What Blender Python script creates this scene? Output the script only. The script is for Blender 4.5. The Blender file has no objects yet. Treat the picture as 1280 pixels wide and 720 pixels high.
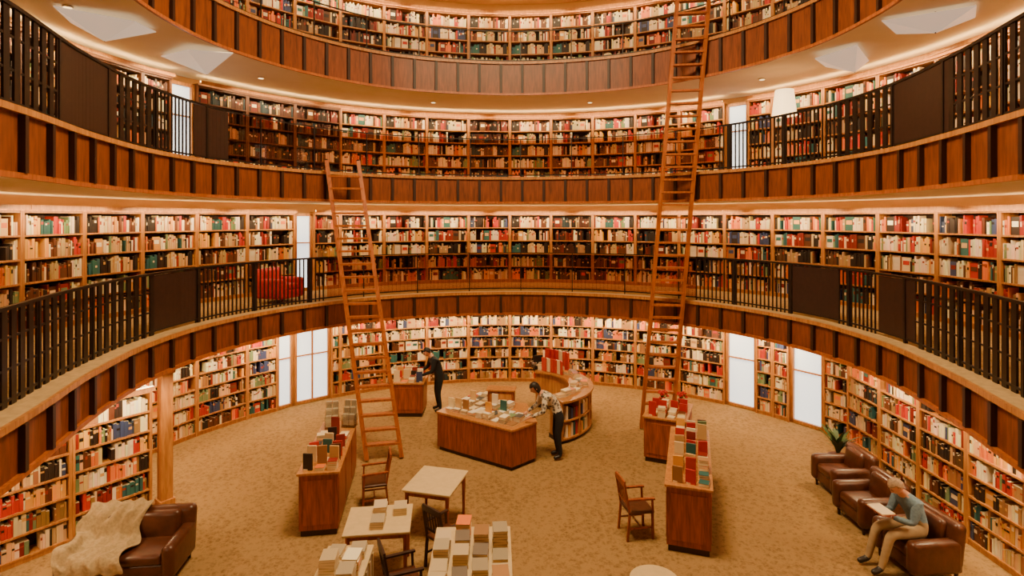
import bpy, bmesh, math, random
import numpy as np
from mathutils import Vector, Matrix, Euler
random.seed(7)
EYE=5.26; F=700.0; HV=273.0
def U(x,y): return 640+F*x/y
# ---------------------------------------------------------------- materials
def s2l(c):
    return tuple((x/12.92 if x<=0.04045 else ((x+0.055)/1.055)**2.4) for x in c)
def mat_base(name):
    m=bpy.data.materials.new(name); m.use_nodes=True
    nt=m.node_tree; b=nt.nodes['Principled BSDF']; return m,nt,b
def mat_plain(name,col,rough=0.6,metal=0.0,noise=0.12,scale=12,bump=0.0):
    m,nt,b=mat_base(name)
    tc=nt.nodes.new('ShaderNodeTexCoord'); n=nt.nodes.new('ShaderNodeTexNoise')
    n.inputs['Scale'].default_value=scale; n.inputs['Detail'].default_value=3
    nt.links.new(tc.outputs['Object'],n.inputs['Vector'])
    r=nt.nodes.new('ShaderNodeValToRGB')
    r.color_ramp.elements[0].position=0.3; r.color_ramp.elements[1].position=0.7
    c=s2l(col)
    r.color_ramp.elements[0].color=(*[x*(1-noise) for x in c],1)
    r.color_ramp.elements[1].color=(*[min(1,x*(1+noise)) for x in c],1)
    nt.links.new(n.outputs['Fac'],r.inputs['Fac']); nt.links.new(r.outputs['Color'],b.inputs['Base Color'])
    b.inputs['Roughness'].default_value=rough; b.inputs['Metallic'].default_value=metal
    if bump:
        bp=nt.nodes.new('ShaderNodeBump'); bp.inputs['Strength'].default_value=bump; bp.inputs['Distance'].default_value=0.02
        nt.links.new(n.outputs['Fac'],bp.inputs['Height']); nt.links.new(bp.outputs['Normal'],b.inputs['Normal'])
    return m
def mat_wood(name,c1,c2,rough=0.4,sc=(14,14,1.5)):
    m,nt,b=mat_base(name)
    tc=nt.nodes.new('ShaderNodeTexCoord'); mp=nt.nodes.new('ShaderNodeMapping')
    mp.inputs['Scale'].default_value=sc
    n=nt.nodes.new('ShaderNodeTexNoise'); n.inputs['Scale'].default_value=1.6; n.inputs['Detail'].default_value=5
    n.inputs['Distortion'].default_value=0.6
    nt.links.new(tc.outputs['Object'],mp.inputs['Vector']); nt.links.new(mp.outputs['Vector'],n.inputs['Vector'])
    r=nt.nodes.new('ShaderNodeValToRGB'); r.color_ramp.elements[0].position=0.3; r.color_ramp.elements[1].position=0.72
    r.color_ramp.elements[0].color=(*s2l(c1),1); r.color_ramp.elements[1].color=(*s2l(c2),1)
    nt.links.new(n.outputs['Fac'],r.inputs['Fac']); nt.links.new(r.outputs['Color'],b.inputs['Base Color'])
    b.inputs['Roughness'].default_value=rough
    return m
def mat_emit(name,col,st):
    m,nt,b=mat_base(name)
    b.inputs['Base Color'].default_value=(*s2l(col),1)
    b.inputs['Emission Color'].default_value=(*s2l(col),1); b.inputs['Emission Strength'].default_value=st
    return m
def mat_attr(name,rough=0.55):
    m,nt,b=mat_base(name)
    a=nt.nodes.new('ShaderNodeAttribute'); a.attribute_name='col'
    nt.links.new(a.outputs['Color'],b.inputs['Base Color']); b.inputs['Roughness'].default_value=rough
    return m
def mat_glass(name,tint,alpha):
    m,nt,b=mat_base(name); nt.nodes.remove(b)
    out=nt.nodes['Material Output']
    t=nt.nodes.new('ShaderNodeBsdfTransparent'); t.inputs['Color'].default_value=(*tint,1)
    g=nt.nodes.new('ShaderNodeBsdfGlossy'); g.inputs['Roughness'].default_value=0.05
    mx=nt.nodes.new('ShaderNodeMixShader'); mx.inputs[0].default_value=alpha
    nt.links.new(t.outputs[0],mx.inputs[1]); nt.links.new(g.outputs[0],mx.inputs[2]); nt.links.new(mx.outputs[0],out.inputs['Surface'])
    return m
def mat_carpet(name):
    m,nt,b=mat_base(name)
    tc=nt.nodes.new('ShaderNodeTexCoord')
    v=nt.nodes.new('ShaderNodeTexVoronoi'); v.inputs['Scale'].default_value=11
    n=nt.nodes.new('ShaderNodeTexNoise'); n.inputs['Scale'].default_value=30; n.inputs['Detail'].default_value=4
    n2=nt.nodes.new('ShaderNodeTexNoise'); n2.inputs['Scale'].default_value=0.8
    for q in (v,n,n2): nt.links.new(tc.outputs['Object'],q.inputs['Vector'])
    a=nt.nodes.new('ShaderNodeMath'); a.operation='MULTIPLY'
    nt.links.new(v.outputs['Distance'],a.inputs[0]); a.inputs[1].default_value=0.5
    s=nt.nodes.new('ShaderNodeMath'); s.operation='ADD'; nt.links.new(a.outputs[0],s.inputs[0]); nt.links.new(n.outputs['Fac'],s.inputs[1])
    s2=nt.nodes.new('ShaderNodeMath'); s2.operation='MULTIPLY_ADD'; nt.links.new(n2.outputs['Fac'],s2.inputs[0]); s2.inputs[1].default_value=0.35; nt.links.new(s.outputs[0],s2.inputs[2])
    r=nt.nodes.new('ShaderNodeValToRGB'); r.color_ramp.elements[0].position=0.5
    r.color_ramp.elements[1].position=1.0
    r.color_ramp.elements[0].color=(*s2l((0.40,0.30,0.18)),1); r.color_ramp.elements[1].color=(*s2l((0.60,0.47,0.30)),1)
    nt.links.new(s2.outputs[0],r.inputs['Fac']); nt.links.new(r.outputs['Color'],b.inputs['Base Color'])
    b.inputs['Roughness'].default_value=0.95; b.inputs['Specular IOR Level'].default_value=0.1
    return m
def mat_floral(name,c1,c2,c3):
    m,nt,b=mat_base(name)
    tc=nt.nodes.new('ShaderNodeTexCoord'); v=nt.nodes.new('ShaderNodeTexVoronoi'); v.inputs['Scale'].default_value=16
    nt.links.new(tc.outputs['Object'],v.inputs['Vector'])
    r=nt.nodes.new('ShaderNodeValToRGB'); r.color_ramp.interpolation='CONSTANT'
    e=r.color_ramp.elements; e[0].color=(*s2l(c3),1); e[1].position=0.28; e[1].color=(*s2l(c2),1)
    k=e.new(0.5); k.color=(*s2l(c1),1)
    nt.links.new(v.outputs['Distance'],r.inputs['Fac']); nt.links.new(r.outputs['Color'],b.inputs['Base Color'])
    b.inputs['Roughness'].default_value=0.8
    return m
M={}
M['wood']=mat_wood('cherry_wood',(0.44,0.20,0.065),(0.66,0.32,0.10))
M['ladderwood']=mat_wood('ladder_wood',(0.54,0.27,0.09),(0.72,0.40,0.15))
M['fascia']=mat_wood('fascia_wood',(0.36,0.165,0.05),(0.55,0.27,0.08),0.45)
M['fasciadark']=mat_wood('fascia_rib_wood',(0.15,0.07,0.03),(0.22,0.10,0.04),0.5)
M['shelfwood']=mat_wood('oak_shelf_wood',(0.60,0.37,0.16),(0.78,0.53,0.25),0.45)
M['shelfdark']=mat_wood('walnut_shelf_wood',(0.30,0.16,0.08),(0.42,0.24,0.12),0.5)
M['shelfback']=mat_wood('shelf_back_wood',(0.20,0.11,0.05),(0.28,0.16,0.08),0.7)
M['ledge']=mat_plain('stone_ledge',(0.70,0.58,0.40),0.7,noise=0.15)
M['ceil']=mat_plain('ceiling_plaster',(0.93,0.88,0.79),0.9,noise=0.03,scale=2)
M['topceil']=mat_plain('dome_ceiling_plaster',(0.66,0.46,0.23),0.9,noise=0.08,scale=2)
M['wall']=mat_plain('wall_paint',(0.66,0.48,0.27),0.9,noise=0.06,scale=3)
M['carpet']=mat_carpet('patterned_carpet')
M['black']=mat_plain('dark_bronze_metal',(0.11,0.065,0.05),0.45,0.2)
M['darkpanel']=mat_plain('dark_panel',(0.17,0.085,0.055),0.5,noise=0.2)
M['book']=mat_attr('book_covers')
M['glass']=mat_glass('railing_glass',(0.80,0.62,0.50),0.015)
M['acrylic']=mat_glass('clear_acrylic',(0.9,0.9,0.88),0.12)
M['window']=mat_emit('daylight_window',(0.86,0.89,0.88),2.0)
M['lamp']=mat_emit('lamp_diffuser',(1.0,0.82,0.52),19.0)
M['shade']=mat_emit('lamp_shade',(1.0,0.86,0.62),2.8)
M['panel']=mat_emit('white_light_panel',(0.92,0.86,0.76),0.55)
M['white']=mat_plain('white_laminate',(0.86,0.80,0.70),0.5,noise=0.04)
M['beige']=mat_plain('beige_top',(0.80,0.70,0.52),0.5,noise=0.06)
M['leather']=mat_plain('brown_leather',(0.30,0.15,0.08),0.35,noise=0.25,scale=9,bump=0.2)
M['redfabric']=mat_plain('red_fabric',(0.70,0.08,0.06),0.7)
M['throw']=mat_plain('knitted_throw',(0.60,0.51,0.37),0.95,noise=0.2,scale=25,bump=0.4)
M['skin']=mat_plain('skin',(0.78,0.55,0.42),0.5,noise=0.05)
M['blackcloth']=mat_plain('black_cloth',(0.06,0.055,0.06),0.85)
M['navy']=mat_plain('dark_trousers',(0.10,0.09,0.11),0.85)
M['floral']=mat_floral('floral_blouse',(0.82,0.78,0.70),(0.50,0.46,0.42),(0.22,0.20,0.22))
M['denim']=mat_plain('blue_denim',(0.40,0.49,0.56),0.9,noise=0.2,scale=30)
M['khaki']=mat_plain('khaki_trousers',(0.62,0.52,0.38),0.9)
M['hair']=mat_plain('dark_hair',(0.10,0.06,0.04),0.5,noise=0.3,scale=40)
M['greyhair']=mat_plain('grey_hair',(0.62,0.52,0.42),0.6,noise=0.3,scale=40)
M['eye']=mat_plain('eye',(0.08,0.05,0.04),0.2)
M['lip']=mat_plain('lips',(0.62,0.30,0.25),0.5)
M['shoe']=mat_plain('shoe_leather',(0.12,0.08,0.06),0.4)
M['leaf']=mat_plain('leaf',(0.20,0.28,0.10),0.6,noise=0.3)
M['flower']=mat_plain('red_flower',(0.75,0.08,0.05),0.6)
M['pot']=mat_plain('clay_pot',(0.5,0.3,0.2),0.7)
# ---------------------------------------------------------------- mesh builder
class MB:
    def __init__(s): s.v=[];s.f=[];s.m=[];s.c=[];s.mats=[]
    def mi(s,k):
        if k not in s.mats: s.mats.append(k)
        return s.mats.index(k)
    def add(s,vs,fs,k,col=(1,1,1),cols=None,mtx=None):
        b=len(s.v)
        if mtx is not None: vs=[tuple(mtx@Vector(q)) for q in vs]
        s.v.extend(vs); mi=s.mi(k)
        for i,f in enumerate(fs):
            s.f.append(tuple(b+j for j in f)); s.m.append(mi); s.c.append(cols[i] if cols else col)
    def box(s,c,d,k,rz=0,col=(1,1,1),mtx=None):
        hx,hy,hz=d[0]/2,d[1]/2,d[2]/2
        vs=[(x,y,z) for z in(-hz,hz) for y in(-hy,hy) for x in(-hx,hx)]
        ca,sa=math.cos(rz),math.sin(rz)
        vs=[(c[0]+x*ca-y*sa,c[1]+x*sa+y*ca,c[2]+z) for x,y,z in vs]
        s.add(vs,[(0,2,3,1),(4,5,7,6),(0,1,5,4),(1,3,7,5),(3,2,6,7),(2,0,4,6)],k,col,mtx=mtx)
    def rbox(s,c,d,k,r=0.04,rz=0,seg=3,mtx=None,rx=0):
        bm=bmesh.new(); bmesh.ops.create_cube(bm,size=1)
        for v in bm.verts: v.co=Vector((v.co.x*d[0],v.co.y*d[1],v.co.z*d[2]))
        r=min(r,min(d)*0.49)
        bmesh.ops.bevel(bm,geom=bm.edges[:],offset=r,segments=seg,affect='EDGES',profile=0.5)
        T=Matrix.Translation(c)@Matrix.Rotation(rz,4,'Z')@Matrix.Rotation(rx,4,'X')
        if mtx is not None: T=mtx@T
        bm.verts.ensure_lookup_table(); bm.verts.index_update()
        s.add([tuple(T@v.co) for v in bm.verts],[tuple(v.index for v in f.verts) for f in bm.faces],k)
        bm.free()
    def cyl(s,p0,p1,r0,r1,k,n=10,cap=True):
        p0=Vector(p0);p1=Vector(p1);d=(p1-p0).normalized()
        a=Vector((0,0,1)) if abs(d.z)<0.9 else Vector((1,0,0))
        x=d.cross(a).normalized();y=d.cross(x)
        vs=[];fs=[]
        for p,r in((p0,r0),(p1,r1)):
            for i in range(n):
                t=2*math.pi*i/n; vs.append(tuple(p+x*r*math.cos(t)+y*r*math.sin(t)))
        for i in range(n): fs.append((i,(i+1)%n,n+(i+1)%n,n+i))
        if cap: fs.append(tuple(range(n-1,-1,-1))); fs.append(tuple(range(n,2*n)))
        s.add(vs,fs,k)
    def beam(s,p0,p1,w,t,wd,k):
        p0=Vector(p0);p1=Vector(p1);d=(p1-p0).normalized();wd=Vector(wd);wd=(wd-d*wd.dot(d)).normalized();td=d.cross(wd)
        vs=[]
        for p in(p0,p1):
            for a,b in((-1,-1),(1,-1),(1,1),(-1,1)): vs.append(tuple(p+wd*a*w/2+td*b*t/2))
        s.add(vs,[(0,1,2,3),(7,6,5,4),(0,4,5,1),(1,5,6,2),(2,6,7,3),(3,7,4,0)],k)
    def mesh(s,name,smooth=False):
        me=bpy.data.meshes.new(name); me.from_pydata(s.v,[],s.f)
        for k in s.mats: me.materials.append(M[k])
        me.polygons.foreach_set('material_index',s.m)
        if 'book' in s.mats:
            ca=me.color_attributes.new('col','FLOAT_COLOR','CORNER')
            arr=np.ones((len(me.loops),4),dtype=np.float32)
            cnt=[len(f) for f in s.f]
            arr[:,:3]=np.repeat(np.array(s.c,dtype=np.float32),cnt,axis=0)
            ca.data.foreach_set('color',arr.ravel())
        if smooth: me.polygons.foreach_set('use_smooth',[True]*len(me.polygons))
        bm=bmesh.new(); bm.from_mesh(me); bmesh.ops.recalc_face_normals(bm,faces=bm.faces); bm.to_mesh(me); bm.free()
        me.update(); return me
def link(o,parent=None,loc=None,rz=None):
    bpy.context.scene.collection.objects.link(o)
    if loc is not None: o.location=loc
    if rz is not None: o.rotation_euler=(0,0,rz)
    if parent is not None: o.parent=parent
    return o
def obj(name,mb,parent=None,loc=None,rz=None,smooth=False):
    return link(bpy.data.objects.new(name,mb.mesh(name,smooth)),parent,loc,rz)
def bevel(o,w=0.01,seg=2):
    b=o.modifiers.new('Bevel','BEVEL'); b.width=w; b.segments=seg; b.limit_method='ANGLE'; return o
# ---------------------------------------------------------------- ring curve
right=[(4.1,1.5),(4.85,3.6),(5.40,5.8),(5.9,7.6),(6.2,9.5),(5.95,11.5),(4.8,13.55),(2.8,15.05),(0,15.65)]
left=[(-3.8,1.5),(-4.5,3.6),(-5.10,5.8),(-5.68,7.6),(-6.02,9.5),(-5.8,11.5),(-4.7,13.55),(-2.8,15.05)]
ctrl=[Vector((*p,0)) for p in (left+right[::-1])]
def catmull(P,n=24):
    out=[]
    for i in range(len(P)-1):
        p0=P[i-1] if i>0 else P[i]*2-P[i+1]; p1=P[i];p2=P[i+1];p3=P[i+2] if i+2<len(P) else P[i+1]*2-P[i]
        for j in range(n):
            t=j/n
            out.append(0.5*((2*p1)+(p2-p0)*t+(2*p0-5*p1+4*p2-p3)*t*t+(3*p1-p0-3*p2+p3)*t**3))
    out.append(P[-1]); return out
def resample(P,step):
    L=[0]
    for a,b in zip(P,P[1:]): L.append(L[-1]+(b-a).length)
    n=max(2,int(round(L[-1]/step))); out=[];k=0
    for i in range(n+1):
        t=L[-1]*i/n
        while k<len(L)-2 and L[k+1]<t: k+=1
        f=(t-L[k])/max(1e-9,L[k+1]-L[k]); out.append(P[k].lerp(P[k+1],min(1,f)))
    return out
ring=resample(catmull(ctrl),0.1)
def normals(P):
    N=[]
    for i in range(len(P)):
        t=(P[min(i+1,len(P)-1)]-P[max(i-1,0)]).normalized()
        N.append(Vector((-t.y,t.x,0)))
    return N
RN=normals(ring)
for _ in range(12):
    RN=[((RN[max(i-1,0)]+RN[i]+RN[min(i+1,len(RN)-1)])/3).normalized() for i in range(len(RN))]
def offset(d): return [p+n*d for p,n in zip(ring,RN)]
WOFF=2.82
wallc=offset(WOFF)
CEIL=12.3
# ---------------------------------------------------------------- shell
mb=MB()
for a,b in zip(wallc,wallc[1:]):
    mb.add([(a.x,a.y,0),(b.x,b.y,0),(b.x,b.y,CEIL),(a.x,a.y,CEIL)],[(0,1,2,3)],'wall')
obj('wall_back',mb)
for nm,e in(('wall_left',wallc[0]),('wall_right',wallc[-1])):
    mb=MB(); mb.add([(e.x,e.y,0),(e.x,-1.6,0),(e.x,-1.6,CEIL),(e.x,e.y,CEIL)],[(0,1,2,3)],'wall'); obj(nm,mb)
xa,xb=wallc[0].x,wallc[-1].x
mb=MB(); mb.add([(xa,-1.6,0),(xb,-1.6,0),(xb,-1.6,CEIL),(xa,-1.6,CEIL)],[(0,1,2,3)],'wall'); obj('wall_front',mb)
poly=[(xa,-1.6)]+[(p.x,p.y) for p in wallc]+[(xb,-1.6)]
mb=MB(); mb.add([(x,y,0) for x,y in poly],[tuple(range(len(poly)))],'carpet'); obj('floor',mb)
mb=MB(); mb.add([(x,y,CEIL) for x,y in poly],[tuple(range(len(poly)))],'topceil'); obj('ceiling',mb)
# ---------------------------------------------------------------- balconies
def balcony(zt,zb,ledge):
    mb=MB()
    A=ring; B=offset(WOFF-0.01); n=len(A)
    lc=offset(ledge)
    for i in range(n-1):
        a,b,c,d=A[i],A[i+1],B[i+1],B[i]; e,f=lc[i+1],lc[i]
        mb.add([(a.x,a.y,zt),(b.x,b.y,zt),(e.x,e.y,zt),(f.x,f.y,zt)],[(0,1,2,3)],'ledge')
        mb.add([(f.x,f.y,zt),(e.x,e.y,zt),(c.x,c.y,zt),(d.x,d.y,zt)],[(0,1,2,3)],'carpet')
        mb.add([(a.x,a.y,zb),(b.x,b.y,zb),(c.x,c.y,zb),(d.x,d.y,zb)],[(3,2,1,0)],'ceil')
        mb.add([(a.x,a.y,zb),(b.x,b.y,zb),(b.x,b.y,zt),(a.x,a.y,zt)],[(0,1,2,3)],'fascia')
    for i in (0,n-1):
        a,d=A[i],B[i]; mb.add([(a.x,a.y,zb),(d.x,d.y,zb),(d.x,d.y,zt),(a.x,a.y,zt)],[(0,1,2,3)],'fascia')
    I1=offset(-0.05)
    for z0,z1,k in((zt-0.06,zt+0.012,'shelfwood'),(zb-0.01,zb+0.05,'ladderwood')):
        for i in range(n-1):
            a,b=I1[i],I1[i+1];c,d=A[i+1],A[i]
            mb.add([(a.x,a.y,z0),(b.x,b.y,z0),(b.x,b.y,z1),(a.x,a.y,z1),(d.x,d.y,z0),(c.x,c.y,z0),(c.x,c.y,z1),(d.x,d.y,z1)],
                   [(0,1,2,3),(3,2,6,7),(0,4,5,1)],k)
    for i in range(3,n-3,6):
        p=A[i]-RN[i]*0.03; rz=math.atan2(-RN[i].x,RN[i].y)
        mb.box((p.x,p.y,(zt+zb)/2-0.01),(0.07,0.07,zt-zb-0.12),'fasciadark',rz)
    return obj('balcony',mb)
BAL={3.2:balcony(3.2,2.58,0.30),6.4:balcony(6.4,5.68,0.12),9.62:balcony(9.62,8.70,0.12)}
# ---------------------------------------------------------------- railings
def railing(z,off,types,h=1.08):
    mb=MB(); C=offset(off); n=len(C)
    def ty(p):
        u=U(p.x,p.y) if p.y>0.5 else (-9999 if p.x<0 else 9999)
        for lim,t in types:
            if u<lim: return t
        return types[-1][1]
    for i in range(n-1):
        a,b=C[i],C[i+1]
        if a.y<2.0: continue
        t=ty((a+b)/2); rz=math.atan2(-RN[i].x,RN[i].y); seg=(b-a).length*1.06; m=(a+b)/2
        g=t=='G'
        mb.box((m.x,m.y,z+h),(seg,0.03 if g else 0.055,0.025 if g else 0.04),'black',rz)
        mb.box((m.x,m.y,z+0.07),(seg,0.03,0.03),'black',rz)
        if i%14==0: mb.box((m.x,m.y,z+h/2),(0.025 if g else 0.05,0.03 if g else 0.05,h),'black',rz)
        if t=='S': mb.box((m.x,m.y,z+h/2+0.02),(seg,0.02,h-0.1),'darkpanel',rz)
        elif t=='G':
            if z<9: mb.box((m.x,m.y,z+h/2+0.02),(seg,0.004,h-0.1),'glass',rz)
        elif t=='B':
            if i%2==0: mb.box((m.x,m.y,z+h/2),(0.11,0.025,h),'black',rz)
            for q in(0.38,0.7): mb.box((m.x,m.y,z+h*q),(seg,0.02,0.025),'black',rz)
        elif t=='b':
            mb.box((a.x,a.y,z+h/2),(0.028,0.02,h),'black',rz)
    return obj('balcony_railing',mb,BAL[z])
railing(3.2,0.30,[(135,'B'),(190,'B'),(245,'S'),(410,'b'),(870,'G'),(992,'b'),(1050,'S'),(1100,'b'),(1142,'S'),(9999,'B')])
railing(6.4,0.10,[(72,'B'),(145,'S'),(187,'B'),(240,'b'),(285,'S'),(900,'G'),(1050,'b'),(1120,'B'),(1185,'S'),(99999,'B')])
railing(9.62,0.10,[(99999,'G')],0.9)
# ---------------------------------------------------------------- bookcases
def mkpal(l): return [s2l(c) for c,w in l for _ in range(w)]
pl=mkpal([((0.92,0.82,0.64),13),((0.95,0.88,0.76),10),((0.82,0.67,0.45),8),((0.72,0.16,0.08),6),((0.50,0.10,0.05),5),((0.88,0.45,0.14),6),
     ((0.38,0.20,0.10),6),((0.17,0.11,0.08),6),((0.90,0.64,0.24),6),((0.18,0.38,0.38),3),((0.46,0.54,0.38),4),((0.22,0.26,0.42),3),((0.62,0.44,0.26),7)])
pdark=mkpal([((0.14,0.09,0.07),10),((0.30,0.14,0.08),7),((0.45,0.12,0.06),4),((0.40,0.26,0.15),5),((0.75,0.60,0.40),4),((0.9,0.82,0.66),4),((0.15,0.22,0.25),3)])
CREAM=s2l((0.88,0.8,0.64))
def bcol(rnd,P=None):
    c=rnd.choice(P or pl); k=rnd.uniform(0.8,1.2); return tuple(min(0.9,x*k) for x in c)
def make_books(w,h,rows,plinth,rnd,d=0.28,P=None):
    mb=MB(); rh=(h-plinth-0.04)/rows
    for r in range(rows):
        z0=plinth+r*rh+0.0262; x=-w/2+0.05; lim=w/2-0.05
        run=bcol(rnd,P); runl=0; Q=pdark if rnd.random()<0.07 else P
        while x<lim-0.03:
            if rnd.random()<0.03: x+=rnd.uniform(0.04,0.16); continue
            if rnd.random()<0.02 and x<lim-0.3:
                bw=rnd.uniform(0.15,0.2); bh=rh*rnd.uniform(0.66,0.78); c=bcol(rnd,Q)
                mb.box((x+bw/2,0.07,z0+bh/2),(bw,0.03,bh),'book',col=c)
                mb.box((x+bw/2,0.053,z0+bh*0.6),(bw*0.7,0.006,bh*0.3),'book',col=bcol(rnd)); x+=bw+0.01; continue
            bw=rnd.uniform(0.022,0.06); bh=rh*rnd.uniform(0.52,0.84); y0=rnd.uniform(0.02,0.05)
            if runl<=0: run=bcol(rnd,Q); runl=rnd.choice([1,1,1,1,2,3,6])
            runl-=1; c=tuple(min(0.9,q*rnd.uniform(0.85,1.1)) for q in run)
            x1=x+bw-0.003; y1=d-0.06; z1=z0+bh
            vs=[(x,y0,z0),(x1,y0,z0),(x1,y0,z1),(x,y0,z1),(x,y1,z0),(x1,y1,z0),(x1,y1,z1),(x,y1,z1)]
            mb.add(vs,[(0,1,2,3),(1,5,6,2),(4,0,3,7),(3,2,6,7)],'book',cols=[c,c,c,CREAM])
            if rnd.random()<0.5:
                zc=z0+bh*rnd.uniform(0.55,0.8); hh=bh*rnd.uniform(0.05,0.12)
                lc=rnd.choice([CREAM,s2l((0.8,0.6,0.3)),s2l((0.12,0.08,0.06)),s2l((0.6,0.2,0.1))])
                mb.add([(x,y0-0.002,zc-hh),(x1,y0-0.002,zc-hh),(x1,y0-0.002,zc+hh),(x,y0-0.002,zc+hh)],[(0,1,2,3)],'book',col=lc)
            x+=bw
    return mb
def make_case(w,h,rows,plinth,d=0.32,wk='shelfwood'):
    mb=MB()
    for sx in(-1,1): mb.box((sx*(w/2-0.02),d/2,h/2),(0.04,d,h),wk)
    mb.box((0,d-0.01,h/2),(w-0.08,0.02,h),'shelfback')
    mb.box((0,d/2,plinth/2),(w-0.08,d-0.04,plinth-0.001),wk)
    rh=(h-plinth-0.04)/rows
    for r in range(rows+1):
        mb.box((0,d/2-0.004,plinth+r*rh+0.01),(w-0.08,d-0.02,0.032),wk)
    mb.box((0,d/2-0.02,h+0.015),(w,d+0.04,0.05),wk)
    return mb
cache={}; lcount=0
LC=(1.0,0.72,0.38)
def bookcase(p,rz,w,h,rows,plinth,energy=16,every=2):
    global lcount
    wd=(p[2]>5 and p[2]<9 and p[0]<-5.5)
    key=(round(w,3),h,rows,plinth,wd)
    if key not in cache:
        mb=MB(); mb.box((0,-0.10,h+0.075),(w*0.96,0.05,0.03),'lamp'); mb.box((0,-0.14,h+0.055),(w*0.98,0.02,0.08),'shelfwood')
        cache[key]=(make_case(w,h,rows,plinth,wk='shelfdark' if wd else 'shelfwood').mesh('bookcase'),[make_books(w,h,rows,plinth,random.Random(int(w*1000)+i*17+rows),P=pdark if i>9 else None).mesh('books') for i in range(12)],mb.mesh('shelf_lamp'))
    cm,bs,lm=cache[key]
    o=link(bpy.data.objects.new('bookcase',cm),None,p,rz)
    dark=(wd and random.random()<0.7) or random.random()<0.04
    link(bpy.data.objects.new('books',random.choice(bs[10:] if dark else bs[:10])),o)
    link(bpy.data.objects.new('shelf_lamp',lm),o)
    lcount+=1
    if lcount%every==0:
        L=bpy.data.lights.new('shelf_light','AREA'); L.shape='RECTANGLE'; L.size=w*1.6; L.size_y=0.08; L.energy=energy; L.color=LC
        lo=bpy.data.objects.new('shelf_light',L); link(lo,o,(0,-0.42,h+0.02)); lo.rotation_euler=(math.radians(30),0,0)
    return o
def window(p,rz,w,h,n):
    mb=MB()
    mb.box((0,0.16,h/2),(w-0.1,0.01,h-0.1),'window')
    for sx in(-1,1): mb.box((sx*(w/2-0.04),0.14,h/2),(0.08,0.12,h),'shelfwood')
    for z in(0.05,h-0.04): mb.box((0,0.14,z),(w,0.12,0.08),'shelfwood')
    mb.box((0,0.13,h*0.62),(w,0.06,0.035),'shelfwood')
    if w>1: mb.box((0,0.13,h/2),(0.04,0.06,h),'shelfwood')
    return obj('window_%d'%n,mb,None,p,rz)
def walk(curve,w):
    out=[]; cur=curve[0];k=0
    while True:
        j=k+1
        while j<len(curve) and (curve[j]-cur).length<w: j+=1
        if j>=len(curve): break
        a,b=curve[j-1],curve[j]; lo,hi=0,1
        for _ in range(20):
            m=(lo+hi)/2
            if (a.lerp(b,m)-cur).length<w: lo=m
            else: hi=m
        nx=a.lerp(b,lo); out.append((cur.copy(),nx.copy())); cur=nx; k=j-1
    return out
wn=1
W=1.32
shelfc=resample(offset(2.42),0.05)
def level(z,h,rows,wins,e=31):
    global wn
    for a,b in walk(shelfc,W+0.004):
        m=(a+b)/2
        if m.y<3.2: continue
        u=U(m.x,m.y); t=(b-a).normalized(); rz=math.atan2(t.y,t.x)
        hit=[x for x in wins if x[0]<u<x[1]]
        if hit:
            s=0
            for kind,fr in hit[0][2]:
                c=a+t*(s+fr/2)*W; s+=fr
                if kind=='w': window((c.x,c.y,z+0.002),rz,W*fr,h,wn); wn+=1
                else: bookcase((c.x,c.y,z+0.001),rz,W*fr-0.002,h,rows,0.08,e)
        else: bookcase((m.x,m.y,z+0.001),rz,W,h,rows,0.08,e)
T=1/3
level(0,2.2,6,[(322,362,[('c',0.62),('w',0.38)]),(362,425,[('w',0.8),('c',0.2)]),(895,965,[('w',2*T),('c',T)]),(965,1045,[('c',T),('w',2*T)])])
level(3.2,2.2,5,[(362,405,[('w',0.4),('c',0.6)])])
level(6.4,2.08,5,[(195,240,[('c',0.5),('w',0.5)]),(900,955,[('w',0.5),('c',0.5)])])
level(9.62,2.2,5,[])
def row(p0,p1,n,h,rows):
    p0=Vector((*p0,0));p1=Vector((*p1,0)); w=(p1-p0).length/n; t=(p1-p0).normalized(); rz=math.atan2(t.y,t.x)
    for i in range(n):
        m=p0+t*w*(i+0.5); bookcase((m.x,m.y,0.001),rz,w-0.004,h,rows,0.08,24)
row((-7.75,8.05),(-6.42,10.0),2,2.2,6)
mb=MB(); mb.box((0,0,1.285),(0.2,0.2,2.56),'shelfwood'); mb.box((0,0,0.08),(0.26,0.26,0.16),'shelfwood'); mb.box((0,0,2.5),(0.26,0.26,0.12),'shelfwood')
bevel(obj('column',mb,None,(-6.33,10.22,0.001),0.9))
row((7.35,12.3),(7.35,8.0),4,2.2,6)
# ---------------------------------------------------------------- ceiling lights
def area(name,loc,rot,size,e,col=LC,parent=None,shape='DISK'):
    L=bpy.data.lights.new(name,'AREA'); L.shape=shape; L.size=size; L.energy=e; L.color=col
    o=bpy.data.objects.new(name,L); link(o,parent,loc); o.rotation_euler=rot; return o
mb=MB(); mb.cyl((0,0,-0.06),(0,0,0),2.2,2.2,'ledge',64); mb.cyl((0,0,-0.07),(0,0,-0.06),2.0,2.0,'shade',64)
dl=obj('added_atrium_light',mb,None,(0,8.5,CEIL-0.002)); area('added_atrium_fill',(0,0,-0.1),(0,0,0),4.0,1800,parent=dl)  # out-of-view disc and area light, added to brighten the atrium and floor
dm=MB(); dm.cyl((0,0,-0.02),(0,0,0),0.08,0.08,'white',16); dm.cyl((0,0,-0.026),(0,0,-0.02),0.06,0.06,'shade',16); dmesh=dm.mesh('downlight')
mid=offset(1.2)
for i in range(30,len(mid)-30,33):
    o=link(bpy.data.objects.new('downlight',dmesh),None,(mid[i].x,mid[i].y,2.58-0.011))
    area('downlight_glow',(0,0,-0.06),(0,0,0),0.16,48,parent=o)
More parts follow.
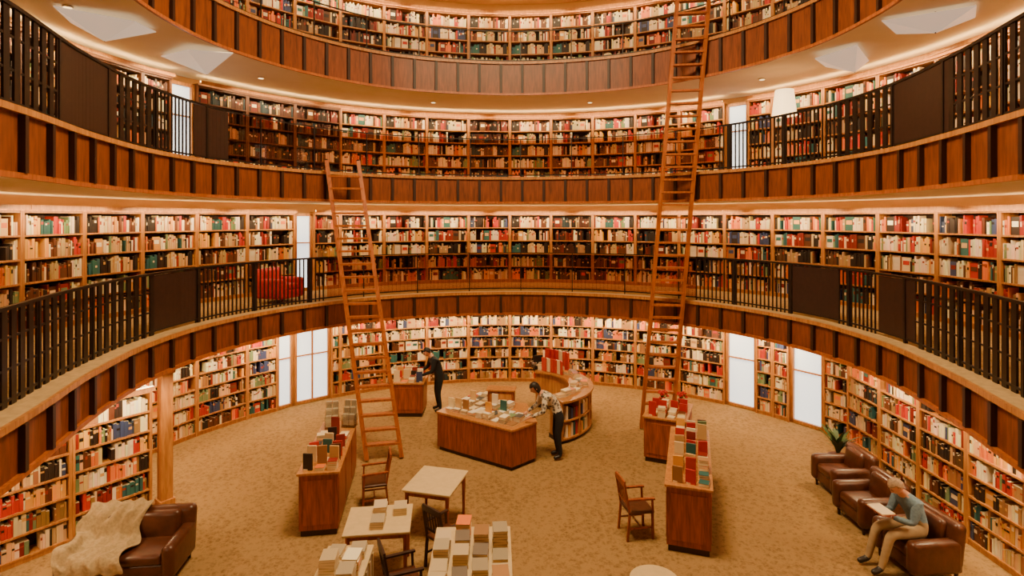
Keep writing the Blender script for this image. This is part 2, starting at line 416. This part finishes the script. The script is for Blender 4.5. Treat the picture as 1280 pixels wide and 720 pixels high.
def panel_light(x,y,rz,s=1.0):
    mb=MB(); R=Matrix.Rotation(rz,4,'Z')@Matrix.Scale(s,4)
    def tri(a,b,c,t=0.02):
        n=(Vector(b)-Vector(a)).cross(Vector(c)-Vector(a)).normalized()*t
        vs=[tuple(Vector(q)) for q in(a,b,c)]+[tuple(Vector(q)+n) for q in(a,b,c)]
        mb.add(vs,[(0,1,2),(5,4,3),(0,3,4,1),(1,4,5,2),(2,5,3,0)],'panel',mtx=R)
    tri((-0.6,-0.3,-0.04),(0.5,-0.35,-0.12),(0.0,0.25,-0.36)); tri((0.5,-0.35,-0.12),(0.75,0.35,-0.05),(0.0,0.25,-0.36)); tri((0.75,0.35,-0.05),(-0.5,0.45,-0.06),(0.0,0.25,-0.36)); tri((-0.5,0.45,-0.06),(-0.6,-0.3,-0.04),(0.0,0.25,-0.36))
    q=R@Vector((0,0.25,-0.36)); mb.cyl(tuple(q),(q.x,q.y,0),0.012,0.012,'black',6)
    o=obj('folded_panel_light',mb,None,(x,y,8.688))
for x,y,r,s in((-6.95,9.5,0.5,1),(-6.6,11.6,-0.6,1.1),(7.15,9.5,2.6,1),(6.9,11.8,-2.2,1.1)): panel_light(x,y,r,s)
for i in range(40,len(mid)-40,40):
    o=link(bpy.data.objects.new('downlight',dmesh),None,(mid[i].x,mid[i].y,8.70-0.011))
# ---------------------------------------------------------------- ladders
def ladder(foot,top,wd,w,rail=0.12,step=0.31):
    mb=MB(); foot=Vector(foot);top=Vector(top);wd=Vector(wd).normalized(); d=(top-foot); L=d.length; d.normalize()
    for s in(-1,1): mb.beam(foot+wd*s*w/2,top+wd*s*w/2,0.09,rail,wd,'ladderwood')
    n=int(L/step)
    for i in range(1,n):
        c=foot+d*(i*step); mb.beam(c-wd*w/2,c+wd*w/2,0.15,0.045,Vector((0,1,0)),'ladderwood')
    for s in(-1,1):
        c=top+wd*s*w/2; mb.cyl(c-Vector((0,0.02,0)),c+Vector((0,0.02,0)),0.05,0.05,'black',10)
    return obj('ladder',mb)
ladder((-2.78,12.2,0.03),(-4.12,13.62,6.65),(1,0.22,0),0.74)
ladder((3.60,13.95,0.03),(4.42,13.55,11.0),(1,-0.15,0),0.74)
# ---------------------------------------------------------------- furniture
def flatbook(mb,c,d,rz,rnd,col=None):
    col=col or bcol(rnd)
    mb.box((c[0],c[1],c[2]+d[2]/2),(d[0],d[1],d[2]*0.999),'book',rz,col=CREAM)
    mb.box((c[0],c[1],c[2]+d[2]-0.002),(d[0]*1.02,d[1]*1.02,0.006),'book',rz,col=col)
def prism(mb,pts,z0,z1,k):
    n=len(pts); mb.add([(x,y,z0) for x,y in pts]+[(x,y,z1) for x,y in pts],[tuple(range(n))[::-1],tuple(range(n,2*n))]+[(i,(i+1)%n,n+(i+1)%n,n+i) for i in range(n)],k)
def grow(pts,s):
    cx=sum(p[0] for p in pts)/len(pts);cy=sum(p[1] for p in pts)/len(pts)
    return [(cx+(x-cx)*s,cy+(y-cy)*s) for x,y in pts]
rnd=random.Random(3)
P=[(-1.73,12.75),(0.0,11.6),(0.55,12.1),(0.35,13.3),(-1.1,13.85)]
mb=MB(); prism(mb,grow(P,0.94),0.001,0.08,'fasciadark'); prism(mb,grow(P,0.98),0.08,0.82,'wood'); prism(mb,P,0.82,0.87,'shelfwood')
o=obj('display_counter',mb); bevel(o,0.012)
mb=MB()
ax=Vector((1.73,-1.15,0)).normalized(); ay=Vector((-ax.y,ax.x,0)); rz=math.atan2(ax.y,ax.x); base=Vector((-1.58,12.76,0))
for i in range(9):
    for j in range(5):
        q=base+ax*(0.12+i*0.21)+ay*(0.17+j*0.27)
        if q.x+0.4*q.y>5.45 or (j>2 and i>5): continue
        if j==4 and i in(3,4,5): continue
        k=rnd.randint(1,5)
        for s in range(k): flatbook(mb,(q.x,q.y,0.871+s*0.03),(0.155,0.22,0.03),rz+rnd.uniform(-.12,.12),rnd,rnd.choice([None,None,CREAM,s2l((0.3,0.3,0.3)),s2l((.9,.88,.82)),s2l((.9,.88,.82))]))
        if rnd.random()<0.15: mb.box((q.x,q.y,0.871+k*0.03+0.11),(0.16,0.03,0.22),'book',rz,col=bcol(rnd))
obj('books_on_counter',mb,o)
mb=MB(); mb.rbox((0,0,0.17),(0.62,0.3,0.34),'wood',0.015); mb.box((0,0,0.36),(0.68,0.36,0.03),'shelfwood'); mb.box((0,-0.155,0.17),(0.5,0.01,0.22),'shelfwood')
obj('book_crate',mb,o,(-0.25,13.25,0.872),-0.1)
def arc(c,r,a0,a1,n): return [(c[0]+r*math.cos(math.radians(a0+(a1-a0)*i/n)),c[1]+r*math.sin(math.radians(a0+(a1-a0)*i/n))) for i in range(n+1)]
mb=MB(); C=(0.35,14.5)
def arcslab(r0,r1,z0,z1,k,a0=-62,a1=75,n=20):
    o_=arc(C,r1,a0,a1,n); i_=arc(C,r0,a0,a1,n); 
    for q in range(n):
        pts=[i_[q],o_[q],o_[q+1],i_[q+1]]; vs=[(x,y,z0) for x,y in pts]+[(x,y,z1) for x,y in pts]
        fs=[(3,2,1,0),(4,5,6,7),(1,2,6,5),(3,0,4,7)]
        if q==0: fs.append((0,1,5,4))
        if q==n-1: fs.append((2,3,7,6))
        mb.add(vs,fs,k)
arcslab(1.15,1.65,0.001,0.1,'fasciadark'); arcslab(1.2,1.35,0.1,0.95,'shelfwood'); arcslab(1.12,1.74,0.95,1.0,'shelfwood')
arcslab(1.35,1.70,0.08,0.12,'shelfwood'); arcslab(1.35,1.70,0.5,0.53,'shelfwood')
for i in range(8):
    a=math.radians(-61+136*i/7); mb.box((C[0]+1.52*math.cos(a),C[1]+1.52*math.sin(a),0.53),(0.36,0.04,0.86),'shelfwood',a)
o=obj('reception_counter',mb)
mb=MB()
for i in range(46):
    a=math.radians(-58+130*i/45); 
    if i%7==0: continue
    for z in(0.121,0.531):
        hh=rnd.uniform(0.22,0.32); mb.box((C[0]+1.55*math.cos(a),C[1]+1.55*math.sin(a),z+hh/2),(0.2,0.06,hh),'book',a,col=bcol(rnd))
for i in range(16):
    a=math.radians(-55+125*i/15); rr=rnd.uniform(1.25,1.6)
    for s in range(rnd.randint(1,5)): flatbook(mb,(C[0]+rr*math.cos(a),C[1]+rr*math.sin(a),1.001+s*0.035),(0.16,0.22,0.035),a+rnd.uniform(-.2,.2),rnd)
for i in range(6):
    a=math.radians(38+26*i/5)
    for q in range(2): mb.box((C[0]+(1.25+q*0.25)*math.cos(a),C[1]+(1.25+q*0.25)*math.sin(a),1.19+q*0.1),(0.16,0.04,0.36+q*0.2),'book',a+1.2,col=rnd.choice([s2l((0.7,0.1,0.06)),CREAM,s2l((0.75,0.2,0.1))]))
obj('counter_books',mb,o)
mb=MB(); mb.rbox((0,0,0.06),(0.34,0.3,0.12),'black',0.02); mb.rbox((0,0.05,0.26),(0.3,0.03,0.2),'black',0.01,rx=-0.25); mb.cyl((0,0.06,0.1),(0,0.06,0.2),0.03,0.03,'black')
obj('cash_register',mb,o,(0.75,15.9,1.003),0.3)
def counter(name,x0,y0,x1,y1,w,h,sections=3,body='wood'):
    d=Vector((x1-x0,y1-y0,0)); L=d.length; rz=math.atan2(d.y,d.x)
    mb=MB(); mb.box((L/2,0,0.05),(L-0.08,w-0.08,0.1),'fasciadark'); mb.box((L/2,0,h/2+0.03),(L-0.03,w-0.03,h-0.14),body)
    mb.box((L/2,0,h-0.02),(L+0.03,w+0.03,0.04),'shelfwood')
    for s in(-1,1):
        for i in range(sections):
            ww=L/sections; mb.box(((i+0.5)*ww,s*(w/2-0.012),h/2+0.03),(ww-0.12,0.014,h-0.32),'wood')
    mb.box((0.008,0,h/2+0.03),(0.014,w-0.16,h-0.32),'wood')
    o=obj(name,mb,None,(x0,y0,0.001),rz); bevel(o,0.006); return o,L
def clutter(o,L,w,h,dens,rnd,tall=True,red=0.1):
    mb=MB()
    n=int(L/0.17)
    for i in range(n):
        for j in range(max(1,int(w/0.2))):
            if rnd.random()>dens: continue
            x=0.12+i*0.17; y=-w/2+0.12+j*0.2
            if tall and rnd.random()<0.5:
                hh=rnd.uniform(0.2,0.34); c=s2l((0.7,0.1,0.06)) if rnd.random()<red*2 else bcol(rnd)
                mb.box((x,y,h+hh/2),(0.03,0.16,hh),'book',rnd.uniform(-.3,.3),col=c)
                mb.box((x+0.03,y,h+0.01),(0.09,0.14,0.02),'book',0,col=CREAM)
            else:
                for s in range(rnd.randint(1,7)): flatbook(mb,(x,y,h+0.0005+s*0.03),(0.15,0.15,0.03),rnd.uniform(-.15,.15),rnd,CREAM if rnd.random()<0.3 else None)
    obj('counter_books',mb,o)
def holder(loc,rz,w=0.28,h=0.42):
    mb=MB(); mb.box((0,0,0.005),(w,0.2,0.01),'acrylic')
    for q in range(3):
        mb.box((0,-0.06+q*0.06,h*(0.5+0.25*q)/2),(w,0.006,h*(0.5+0.25*q)),'acrylic')
        for s in(-1,1): mb.box((s*w*0.24,-0.04+q*0.06,h*(0.5+0.25*q)/2+0.03),(w*0.4,0.02,h*(0.45+0.25*q)),'book',col=s2l((0.85,0.8,0.7)))
    for s in(-1,1): mb.box((s*w/2,0,h*0.25),(0.006,0.2,h*0.5),'acrylic')
    return obj('brochure_holder',mb,None,loc,rz)
o,L=counter('display_counter',-3.2,9.25,-3.55,11.6,0.66,1.06); clutter(o,L*0.72,0.66,1.06,0.85,rnd,red=0.03)
holder((-3.60,11.2,1.064),0.2,0.26,0.5); holder((-3.28,11.3,1.064),-0.1,0.26,0.5); 
o,L=counter('display_counter',2.76,8.75,3.55,11.2,0.70,1.06); clutter(o,L,0.70,1.06,0.97,rnd,red=0.12)
o,L=counter('display_counter',3.25,11.95,3.75,13.1,0.9,0.98,2); clutter(o,L*0.6,0.9,0.98,0.95,rnd,red=0.42)
o,L=counter('display_counter',-2.75,14.8,-2.75,15.6,0.8,0.9,1); clutter(o,L,0.8,0.9,0.9,rnd)
def bouquet(loc,k='flower',s=1.0):
    mb=MB(); mb.cyl((0,0,0),(0,0,0.16),0.05,0.07,'pot',14)
    r=random.Random(5)
    for i in range(26):
        a=r.uniform(0,6.28);b=r.uniform(0.0,0.14); p=Vector((b*math.cos(a),b*math.sin(a),0.22+r.uniform(0,0.12)-b*0.4))*1.0
        mb.cyl((0,0,0.14),tuple(p),0.004,0.003,'leaf',5)
        for q in range(5):
            t=q*1.2566; e=p+Vector((0.022*math.cos(t),0.022*math.sin(t),0.010))
            mb.cyl(tuple(p),tuple(e),0.007,0.016,k,6)
    return obj('flower_vase',mb,None,loc)
bouquet((3.45,12.87,0.985)); bouquet((3.85,12.77,0.985))
def table(name,c,w,d,h,rz,topk='beige',legk='wood',solid=False):
    mb=MB()
    mb.rbox((0,0,h-0.02),(w,d,0.04),topk,0.012)
    if solid:
        for sx in(-1,1): mb.box((sx*(w/2-0.03),0,(h-0.04)/2),(0.03,d-0.06,h-0.04),'white')
        mb.box((0,0,h*0.45),(w-0.08,d-0.08,0.03),'white'); mb.box((0,0,0.08),(w-0.08,d-0.08,0.03),'white')
        for q in range(4): mb.box((0,-d/2+0.05+q*(d-0.1)/3,(h-0.04)/2),(w-0.07,0.02,h-0.05),'white')
        for s in(-1,1):
            for q in range(9): mb.box((s*(w/2-0.008),-d/2+0.08+q*(d-0.16)/8,(h-0.06)/2),(0.02,0.05,h-0.08),'beige')
    else:
        mb.box((0,0,h-0.08),(w-0.12,d-0.12,0.08),legk)
        for sx in(-1,1):
            for sy in(-1,1): mb.cyl((sx*(w/2-0.07),sy*(d/2-0.07),0),(sx*(w/2-0.07),sy*(d/2-0.07),h-0.05),0.022,0.035,legk,10)
    return obj(name,mb,None,(c[0],c[1],0.001),rz)
def stacks(o,w,d,h,rnd,dens=0.9,mx=6,cols=None):
    mb=MB()
    nx=max(1,int(w/0.24)); ny=max(1,int(d/0.29))
    for i in range(nx):
        for j in range(ny):
            if rnd.random()>dens: continue
            x=-w/2+(i+0.5)*w/nx; y=-d/2+(j+0.5)*d/ny; col=rnd.choice(cols) if cols else None
            for s in range(rnd.randint(2,mx)): flatbook(mb,(x,y,h+0.001+s*0.035),(0.19,0.25,0.035),rnd.uniform(-.08,.08),rnd,col)
    obj('book_stacks',mb,o)
gc=[s2l((0.66,0.60,0.50)),s2l((0.74,0.66,0.52)),s2l((0.45,0.40,0.36)),None,s2l((0.78,0.70,0.58)),s2l((0.60,0.54,0.44))]
o=table('display_table',(-0.52,7.0),1.05,2.0,0.86,0.03,solid=True); stacks(o,1.0,1.9,0.86,rnd,0.95,8,gc)
o=table('display_table',(-2.15,6.75),0.62,1.8,0.80,0.05,solid=True); stacks(o,0.58,1.7,0.80,rnd,0.95,7,gc)
o=table('display_table',(-1.98,8.35),0.95,0.8,0.78,0.12); stacks(o,0.9,0.7,0.78,rnd,0.5,4,gc)
o=table('display_table',(-1.3,9.6),0.85,0.95,0.78,-0.25)
mb=MB(); mb.cyl((0,0,0.42),(0,0,0.45),0.33,0.33,'beige',32); mb.cyl((0,0,0.02),(0,0,0.42),0.035,0.035,'wood',12); mb.cyl((0,0,0),(0,0,0.03),0.2,0.18,'wood',24)
obj('side_table',mb,None,(1.9,7.45,0.001))
def chair(loc,rz,k='wood',seat='leather'):
    mb=MB(); w,d=0.46,0.44
    for sx in(-1,1):
        mb.beam((sx*0.2,-0.2,0),(sx*0.2,-0.19,0.45),0.035,0.035,(1,0,0),k)
        mb.beam((sx*0.2,0.24,0),(sx*0.2,0.2,0.45),0.035,0.035,(1,0,0),k)
        mb.beam((sx*0.2,0.2,0.43),(sx*0.19,0.29,0.95),0.035,0.03,(1,0,0),k)
        mb.beam((sx*0.2,-0.2,0.2),(sx*0.2,0.22,0.2),0.02,0.025,(1,0,0),k)
        mb.beam((sx*0.22,-0.19,0.45),(sx*0.22,-0.18,0.66),0.03,0.03,(1,0,0),k); mb.beam((sx*0.22,-0.22,0.67),(sx*0.21,0.24,0.68),0.05,0.025,(1,0,0),k)
    mb.rbox((0,0,0.455),(w,d,0.05),seat,0.02); mb.beam((-0.2,0.287,0.93),(0.2,0.287,0.93),0.03,0.09,(0,1,0),k); mb.beam((-0.2,0.23,0.6),(0.2,0.23,0.6),0.025,0.04,(0,1,0),k)
    for i in range(5): mb.beam((-0.13+i*0.065,0.23,0.6),(-0.13+i*0.065,0.285,0.9),0.02,0.012,(1,0,0),k)
    mb.beam((-0.2,0,0.2),(0.2,0,0.2),0.025,0.02,(0,1,0),k)
    return obj('wooden_armchair',mb,None,loc,rz)
chair((-2.52,10.25,0.001),-1.3); chair((2.08,9.35,0.001),1.75)
chair((-1.0,8.5,0.001),2.4,'fasciadark'); chair((-1.45,7.45,0.001),2.0,'fasciadark')
def armchair(name,loc,rz,w=0.85,k='leather',sc=1.0,seats=1):
    mb=MB(); D=0.85
    mb.rbox((0,0.02,0.22),(w-0.06,D-0.1,0.22),k,0.04)
    cw=(w-0.34)/seats
    for i in range(seats): mb.rbox((-w/2+0.17+cw*(i+0.5),-0.07,0.39),(cw-0.01,D-0.24,0.16),k,0.06,seg=4)
    for s in(-1,1): mb.rbox((s*(w/2-0.09),-0.02,0.36),(0.18,D-0.06,0.48),k,0.075,seg=4)
    mb.rbox((0,0.34,0.50),(w-0.02,0.2,0.66),k,0.08,seg=4,rx=-0.12)
    for i in range(seats): mb.rbox((-w/2+0.17+cw*(i+0.5),0.235,0.6),(cw-0.02,0.16,0.42),k,0.07,seg=4,rx=-0.16)
    for sx in(-1,1):
        for sy in(-0.32,0.34): mb.cyl((sx*(w/2-0.1),sy,0),(sx*(w/2-0.1),sy,0.13),0.022,0.03,'fasciadark',10)
    o=obj(name,mb,None,loc,rz,smooth=True)
    o.scale=(sc,sc,sc); return o
A90=-math.pi/2
armchair('leather_armchair',(6.35,10.75,0.001),A90+0.0)
armchair('leather_armchair',(6.15,9.65,0.001),A90+0.05)
armchair('leather_armchair',(6.1,8.45,0.001),A90+0.1)
so=armchair('leather_sofa',(-5.65,8.25,0.001),0.12,1.6,seats=2)
prof=[(0.50,0.35),(0.50,0.6),(0.47,0.82),(0.40,0.90),(0.30,0.875),(0.20,0.80),(0.13,0.66),(0.08,0.53),(-0.05,0.50),(-0.25,0.50),(-0.42,0.49),(-0.475,0.42),(-0.49,0.28)]
mb=MB(); nu=26; pts=resample([Vector((0,a,b)) for a,b in prof],0.045); vs=[];fs=[]
for i,p in enumerate(pts):
    for j in range(nu):
        x=-0.74+0.88*j/(nu-1)+0.05*math.sin(i*0.5)
        z=p.z+0.022*math.sin(j*1.1+i*0.35)+0.016*math.sin(j*0.6-i*0.8)+0.03
        if x<-0.60: z=max(z,0.645+0.015*math.sin(i)) if -0.42<p.y<0.25 else z
        vs.append((x,p.y-(0.02 if i>len(pts)*0.75 else 0)+0.012*math.sin(j*1.3),z))
for i in range(len(pts)-1):
    for j in range(nu-1): a=i*nu+j; fs.append((a,a+1,a+nu+1,a+nu))
mb.add(vs,fs,'throw'); t=obj('throw_blanket',mb,so,smooth=True); sm=t.modifiers.new('Solidify','SOLIDIFY'); sm.thickness=0.02; t.modifiers.new('Sub','SUBSURF').levels=1
k=min(range(len(ring)),key=lambda i:abs(U(ring[i].x,ring[i].y)-378) if ring[i].x<0 and ring[i].y>8 else 1e9)
p=ring[k]+RN[k]*0.95
armchair('red_armchair',(p.x,p.y,3.201),math.atan2(-RN[k].x,RN[k].y)+0.3,0.8,'redfabric')
k=min(range(len(ring)),key=lambda i:abs(U(ring[i].x,ring[i].y)-945) if ring[i].x>0 and ring[i].y>8 else 1e9)
p=ring[k]+RN[k]*1.0
mb=MB(); mb.cyl((0,0,0),(0,0,0.03),0.16,0.16,'black',20); mb.cyl((0,0,0.03),(0,0,1.45),0.014,0.014,'black',8); mb.cyl((0,0,1.25),(0,0,1.85),0.27,0.20,'shade',24,cap=False)
obj('floor_lamp',mb,None,(p.x,p.y,6.401))
mb=MB(); mb.cyl((0,0,0),(0,0,0.36),0.14,0.19,'pot',18); mb.cyl((0,0,0.34),(0,0,0.35),0.17,0.17,'fasciadark',18); r=random.Random(4)
for i in range(34):
    a=r.uniform(0,6.28); L=r.uniform(0.35,0.7); q=r.uniform(0.15,0.9); pv=Vector((0,0,0.35))
    dirv=Vector((math.cos(a)*q*0.5,math.sin(a)*q*0.5,1)).normalized(); side=Vector((-math.sin(a),math.cos(a),0)); vs=[]
    for s in range(6):
        ww=0.035*math.sin(math.pi*(s+0.3)/5.6)+0.004; vs+= [tuple(pv-side*ww),tuple(pv+side*ww)]
        pv=pv+dirv*L/5; dirv=(dirv+Vector((math.cos(a),math.sin(a),-0.6))*0.16).normalized()
    mb.add(vs,[(2*s,2*s+1,2*s+3,2*s+2) for s in range(5)],'leaf')
obj('potted_plant',mb,None,(6.75,11.6,0.001),smooth=True)
# ---------------------------------------------------------------- people
def skin(verts,edges,rad,root,sub=1):
    me=bpy.data.meshes.new('t'); me.from_pydata(verts,edges,[]); o=bpy.data.objects.new('t',me); bpy.context.scene.collection.objects.link(o)
    m=o.modifiers.new('Skin','SKIN'); m.use_smooth_shade=True
    for i,sv in enumerate(me.skin_vertices[0].data): sv.radius=(rad[i],rad[i]) if not isinstance(rad[i],tuple) else rad[i]; sv.use_root=(i==root)
    s=o.modifiers.new('Sub','SUBSURF'); s.levels=sub; s.render_levels=sub
    dg=bpy.context.evaluated_depsgraph_get(); out=bpy.data.meshes.new_from_object(o.evaluated_get(dg))
    bpy.data.objects.remove(o); return out
mats_hair={}
def person(loc,rz,J,mats,name='person',hairlong=False,headtilt=0.3,headyaw=0.0,scale=1.0):
    root=bpy.data.objects.new(name,None); link(root,None,loc,rz); root.scale=(scale,)*3
    names=['pelvis','waist','chest','upper','neck','headb']+[a+s for s in'LR' for a in('sh','el','wr','hip','kn','an','toe')]
    R=dict(pelvis=0.14,waist=0.125,chest=0.145,upper=0.125,neck=0.058,headb=0.05,sh=0.078,el=0.052,wr=0.034,hip=0.105,kn=0.068,an=0.046,toe=0.04)
    V=[tuple(J[n]) for n in names]; idx={n:i for i,n in enumerate(names)}
    rad=[R[n.rstrip('LR')] for n in names]
    E=[('pelvis','waist'),('waist','chest'),('chest','upper'),('upper','neck'),('neck','headb')]
    for s in'LR': E+=[('upper','sh'+s),('sh'+s,'el'+s),('el'+s,'wr'+s),('pelvis','hip'+s),('hip'+s,'kn'+s),('kn'+s,'an'+s),('an'+s,'toe'+s)]
    me=skin(V,[(idx[a],idx[b]) for a,b in E],rad,0,2)
    top,leg,shoe=mats
    for k in(top,leg,shoe,'skin'): me.materials.append(M[k])
    segs=[(Vector(J[a]),Vector(J[b]),a,b) for a,b in E]
    for f in me.polygons:
        c=f.center;best=(9,None,0)
        for p,q,a,b in segs:
            d=q-p;t=max(0,min(1,(c-p).dot(d)/d.length_squared)); dd=(c-(p+d*t)).length
            if dd<best[0]: best=(dd,(a,b),t)
        a,b=best[1];t=best[2]
        if a[:2]=='an': mi=2
        elif a[:3]=='hip' or a[:2]=='kn': mi=1 if not(a[:2]=='kn' and t>0.97) else 2
        elif b[:3]=='hip': mi=1
        elif a=='pelvis': mi=1 if t<0.1 else 0
        elif a=='neck' or (a=='upper' and b=='neck' and t>0.8): mi=3
        elif b[:2]=='wr' and t>0.93: mi=3
        else: mi=0
        f.material_index=mi
    link(bpy.data.objects.new('body',me),root)
    for s,sg in(('L',-1),('R',1)):
        w=Vector(J['wr'+s]); d=(w-Vector(J['el'+s])).normalized(); d=(d+Vector(J.get('hd'+s,(0,0,0)))).normalized()
        side=Vector((sg,0,0)); side=(side-d*side.dot(d)).normalized(); nrm=d.cross(side)*sg
        if nrm.z>0: nrm=-nrm
        vs=[tuple(w),tuple(w+d*0.045)];rr=[0.026,0.034];ed=[(0,1)]
        for fi,(off,ln) in enumerate(((-0.030,0.075),(-0.010,0.085),(0.010,0.08),(0.028,0.062))):
            k0=w+d*0.085+side*off; k1=k0+(d+nrm*0.35).normalized()*ln*0.55; k2=k1+(d+nrm*0.9).normalized()*ln*0.45
            b=len(vs); vs+=[tuple(k0),tuple(k1),tuple(k2)]; rr+=[0.011,0.009,0.0075]; ed+=[(1,b),(b,b+1),(b+1,b+2)]
        b=len(vs); t0=w+d*0.035-side*0.032; t1=t0+(d-side*0.7+nrm*0.3).normalized()*0.035; t2=t1+(d-side*0.2+nrm*0.3).normalized()*0.028
        vs+=[tuple(t0),tuple(t1),tuple(t2)]; rr+=[0.014,0.010,0.0085]; ed+=[(1,b),(b,b+1),(b+1,b+2)]
        hm=skin(vs,ed,rr,0,1); hm.materials.append(M['skin']); link(bpy.data.objects.new('hand_'+s,hm),root)
    bm=bmesh.new(); bmesh.ops.create_uvsphere(bm,u_segments=28,v_segments=20,radius=1)
    for v in bm.verts:
        x,y,z=v.co; X=x*0.078;Y=y*0.096;Z=z*0.115
        if z<-0.1: X*=1-0.32*(-z)**1.3; Y=Y*(1-0.12*(-z))-0.008*(-z)
        if y<-0.6:
            g=math.exp(-((x/0.16)**2+((z+0.14)/0.2)**2)); Y-=0.024*g
            e=math.exp(-(((abs(x)-0.38)/0.16)**2+((z-0.06)/0.12)**2)); Y+=0.009*e
            c=math.exp(-((x/0.3)**2+((z+0.8)/0.2)**2)); Y-=0.008*c
        v.co=(X,Y,Z)
    hm=bpy.data.meshes.new('head'); bm.to_mesh(hm); bm.free(); hm.polygons.foreach_set('use_smooth',[True]*len(hm.polygons)); hm.materials.append(M['skin'])
    hd=bpy.data.objects.new('head',hm); hb=Vector(J['headb']); link(hd,root,tuple(hb+Vector((0,-0.03*math.cos(headtilt)-0.05*math.sin(headtilt),0.085*math.cos(headtilt)-0.02))))
    hd.rotation_euler=Euler((headtilt,0,headyaw))
    mb=MB()
    for s in(-1,1):
        mb.rbox((s*0.029,-0.0845,0.006),(0.022,0.012,0.011),'eye',0.005); mb.rbox((s*0.08,0.008,-0.005),(0.014,0.034,0.055),'skin',0.007); mb.box((s*0.03,-0.092,0.026),(0.032,0.008,0.006),'hair')
    mb.rbox((0,-0.083,-0.056),(0.045,0.012,0.013),'lip',0.006); obj('face',mb,hd,smooth=True)
    bm=bmesh.new(); bmesh.ops.create_uvsphere(bm,u_segments=28,v_segments=20,radius=1)
    dele=[]
    for v in bm.verts:
        x,y,z=v.co
        lim=-0.45
        if y<0.1: lim=0.42 if y<-0.5 else 0.42-(y+0.5)*1.2
        if hairlong: lim-=0.9 if y>-0.25 else 0
        if z<lim: dele.append(v)
        wob=1+0.02*math.sin(14*x+9*z)
        v.co=(x*0.088*wob,y*0.107*wob+0.004,z*0.124*wob*(1.35 if hairlong and z<0 else 1)+0.004)
    bmesh.ops.delete(bm,geom=dele,context='VERTS')
    hh=bpy.data.meshes.new('hair'); bm.to_mesh(hh); bm.free(); hh.polygons.foreach_set('use_smooth',[True]*len(hh.polygons)); hh.materials.append(M[mats_hair.get(loc,'hair')])
    ho=link(bpy.data.objects.new('hair',hh),hd); ho.modifiers.new('Solidify','SOLIDIFY').thickness=0.012
    return root
def standing(lean,reach,az,spread=0.1,hz=0.93):
    J=dict(pelvis=(0,0.04,hz),waist=(0,0.04-lean*0.25,hz+0.16),chest=(0,0.04-lean*0.65,hz+0.33-lean*0.12),upper=(0,0.02-lean,hz+0.46-lean*0.25),neck=(0,0.0-lean*1.15,hz+0.55-lean*0.32),headb=(0,-0.03-lean*1.25,hz+0.61-lean*0.35))
    u=Vector(J['upper'])
    for s,g in(('L',-1),('R',1)):
        J['sh'+s]=(g*0.18,u.y,u.z-0.01); 
        w=Vector((g*0.17,u.y-reach,az)); m=(Vector(J['sh'+s])+w)/2+Vector((g*0.09,0.09,-0.07)); J['el'+s]=tuple(m); J['wr'+s]=tuple(w)
        J['hip'+s]=(g*spread,0.03,hz-0.07); J['kn'+s]=(g*(spread+0.01),-0.02,0.5); J['an'+s]=(g*(spread+0.01),0.04,0.085); J['toe'+s]=(g*(spread+0.03),-0.12,0.045)
    return J
J=standing(0.32,0.30,0.94)
person((1.00,12.3,0.003),math.radians(-80),J,('floral','navy','shoe'),'person',True,0.65,scale=1.06)
J=standing(0.16,0.32,1.0)
person((-2.02,15.3,0.003),math.radians(-70),J,('blackcloth','blackcloth','shoe'),'person',False,0.5,scale=1.06)
J=dict(pelvis=(0,0.10,0.60),waist=(0,0.06,0.74),chest=(0,-0.02,0.90),upper=(0,-0.10,1.01),neck=(0,-0.17,1.09),headb=(0,-0.21,1.14))
for s,g in(('L',-1),('R',1)):
    J['sh'+s]=(g*0.18,-0.09,0.99); J['el'+s]=(g*0.21,-0.18,0.74); J['wr'+s]=(g*0.10,-0.42,0.80)
    J['hip'+s]=(g*0.1,0.02,0.575); J['kn'+s]=(g*0.13,-0.46,0.56); J['an'+s]=(g*0.13,-0.60,0.09); J['toe'+s]=(g*0.14,-0.76,0.045)
mats_hair[(6.05,8.45,0.003)]='greyhair'
rd=person((6.05,8.45,0.003),A90+0.1,J,('denim','khaki','shoe'),'person',False,0.75,scale=1.04)
mb=MB()
for s in(-1,1): mb.box((s*0.075,-0.50,0.86),(0.15,0.2,0.018),'book',0,col=CREAM)
mb.box((0,-0.50,0.848),(0.32,0.215,0.006),'book',0,col=s2l((0.5,0.1,0.08))); obj('open_book',mb,rd)
# ---------------------------------------------------------------- world & camera
w=bpy.data.worlds.new('World'); bpy.context.scene.world=w; w.use_nodes=True
w.node_tree.nodes['Background'].inputs[0].default_value=(1.0,0.72,0.45,1); w.node_tree.nodes['Background'].inputs[1].default_value=0.1
cam=bpy.data.cameras.new('Camera'); cam.sensor_width=36; cam.lens=F/1280*36; cam.shift_y=-(360-HV)/1280; cam.clip_start=0.05
co=bpy.data.objects.new('Camera',cam); bpy.context.scene.collection.objects.link(co); co.location=(0,0,EYE); co.rotation_euler=(math.pi/2,0,0)
bpy.context.scene.camera=co
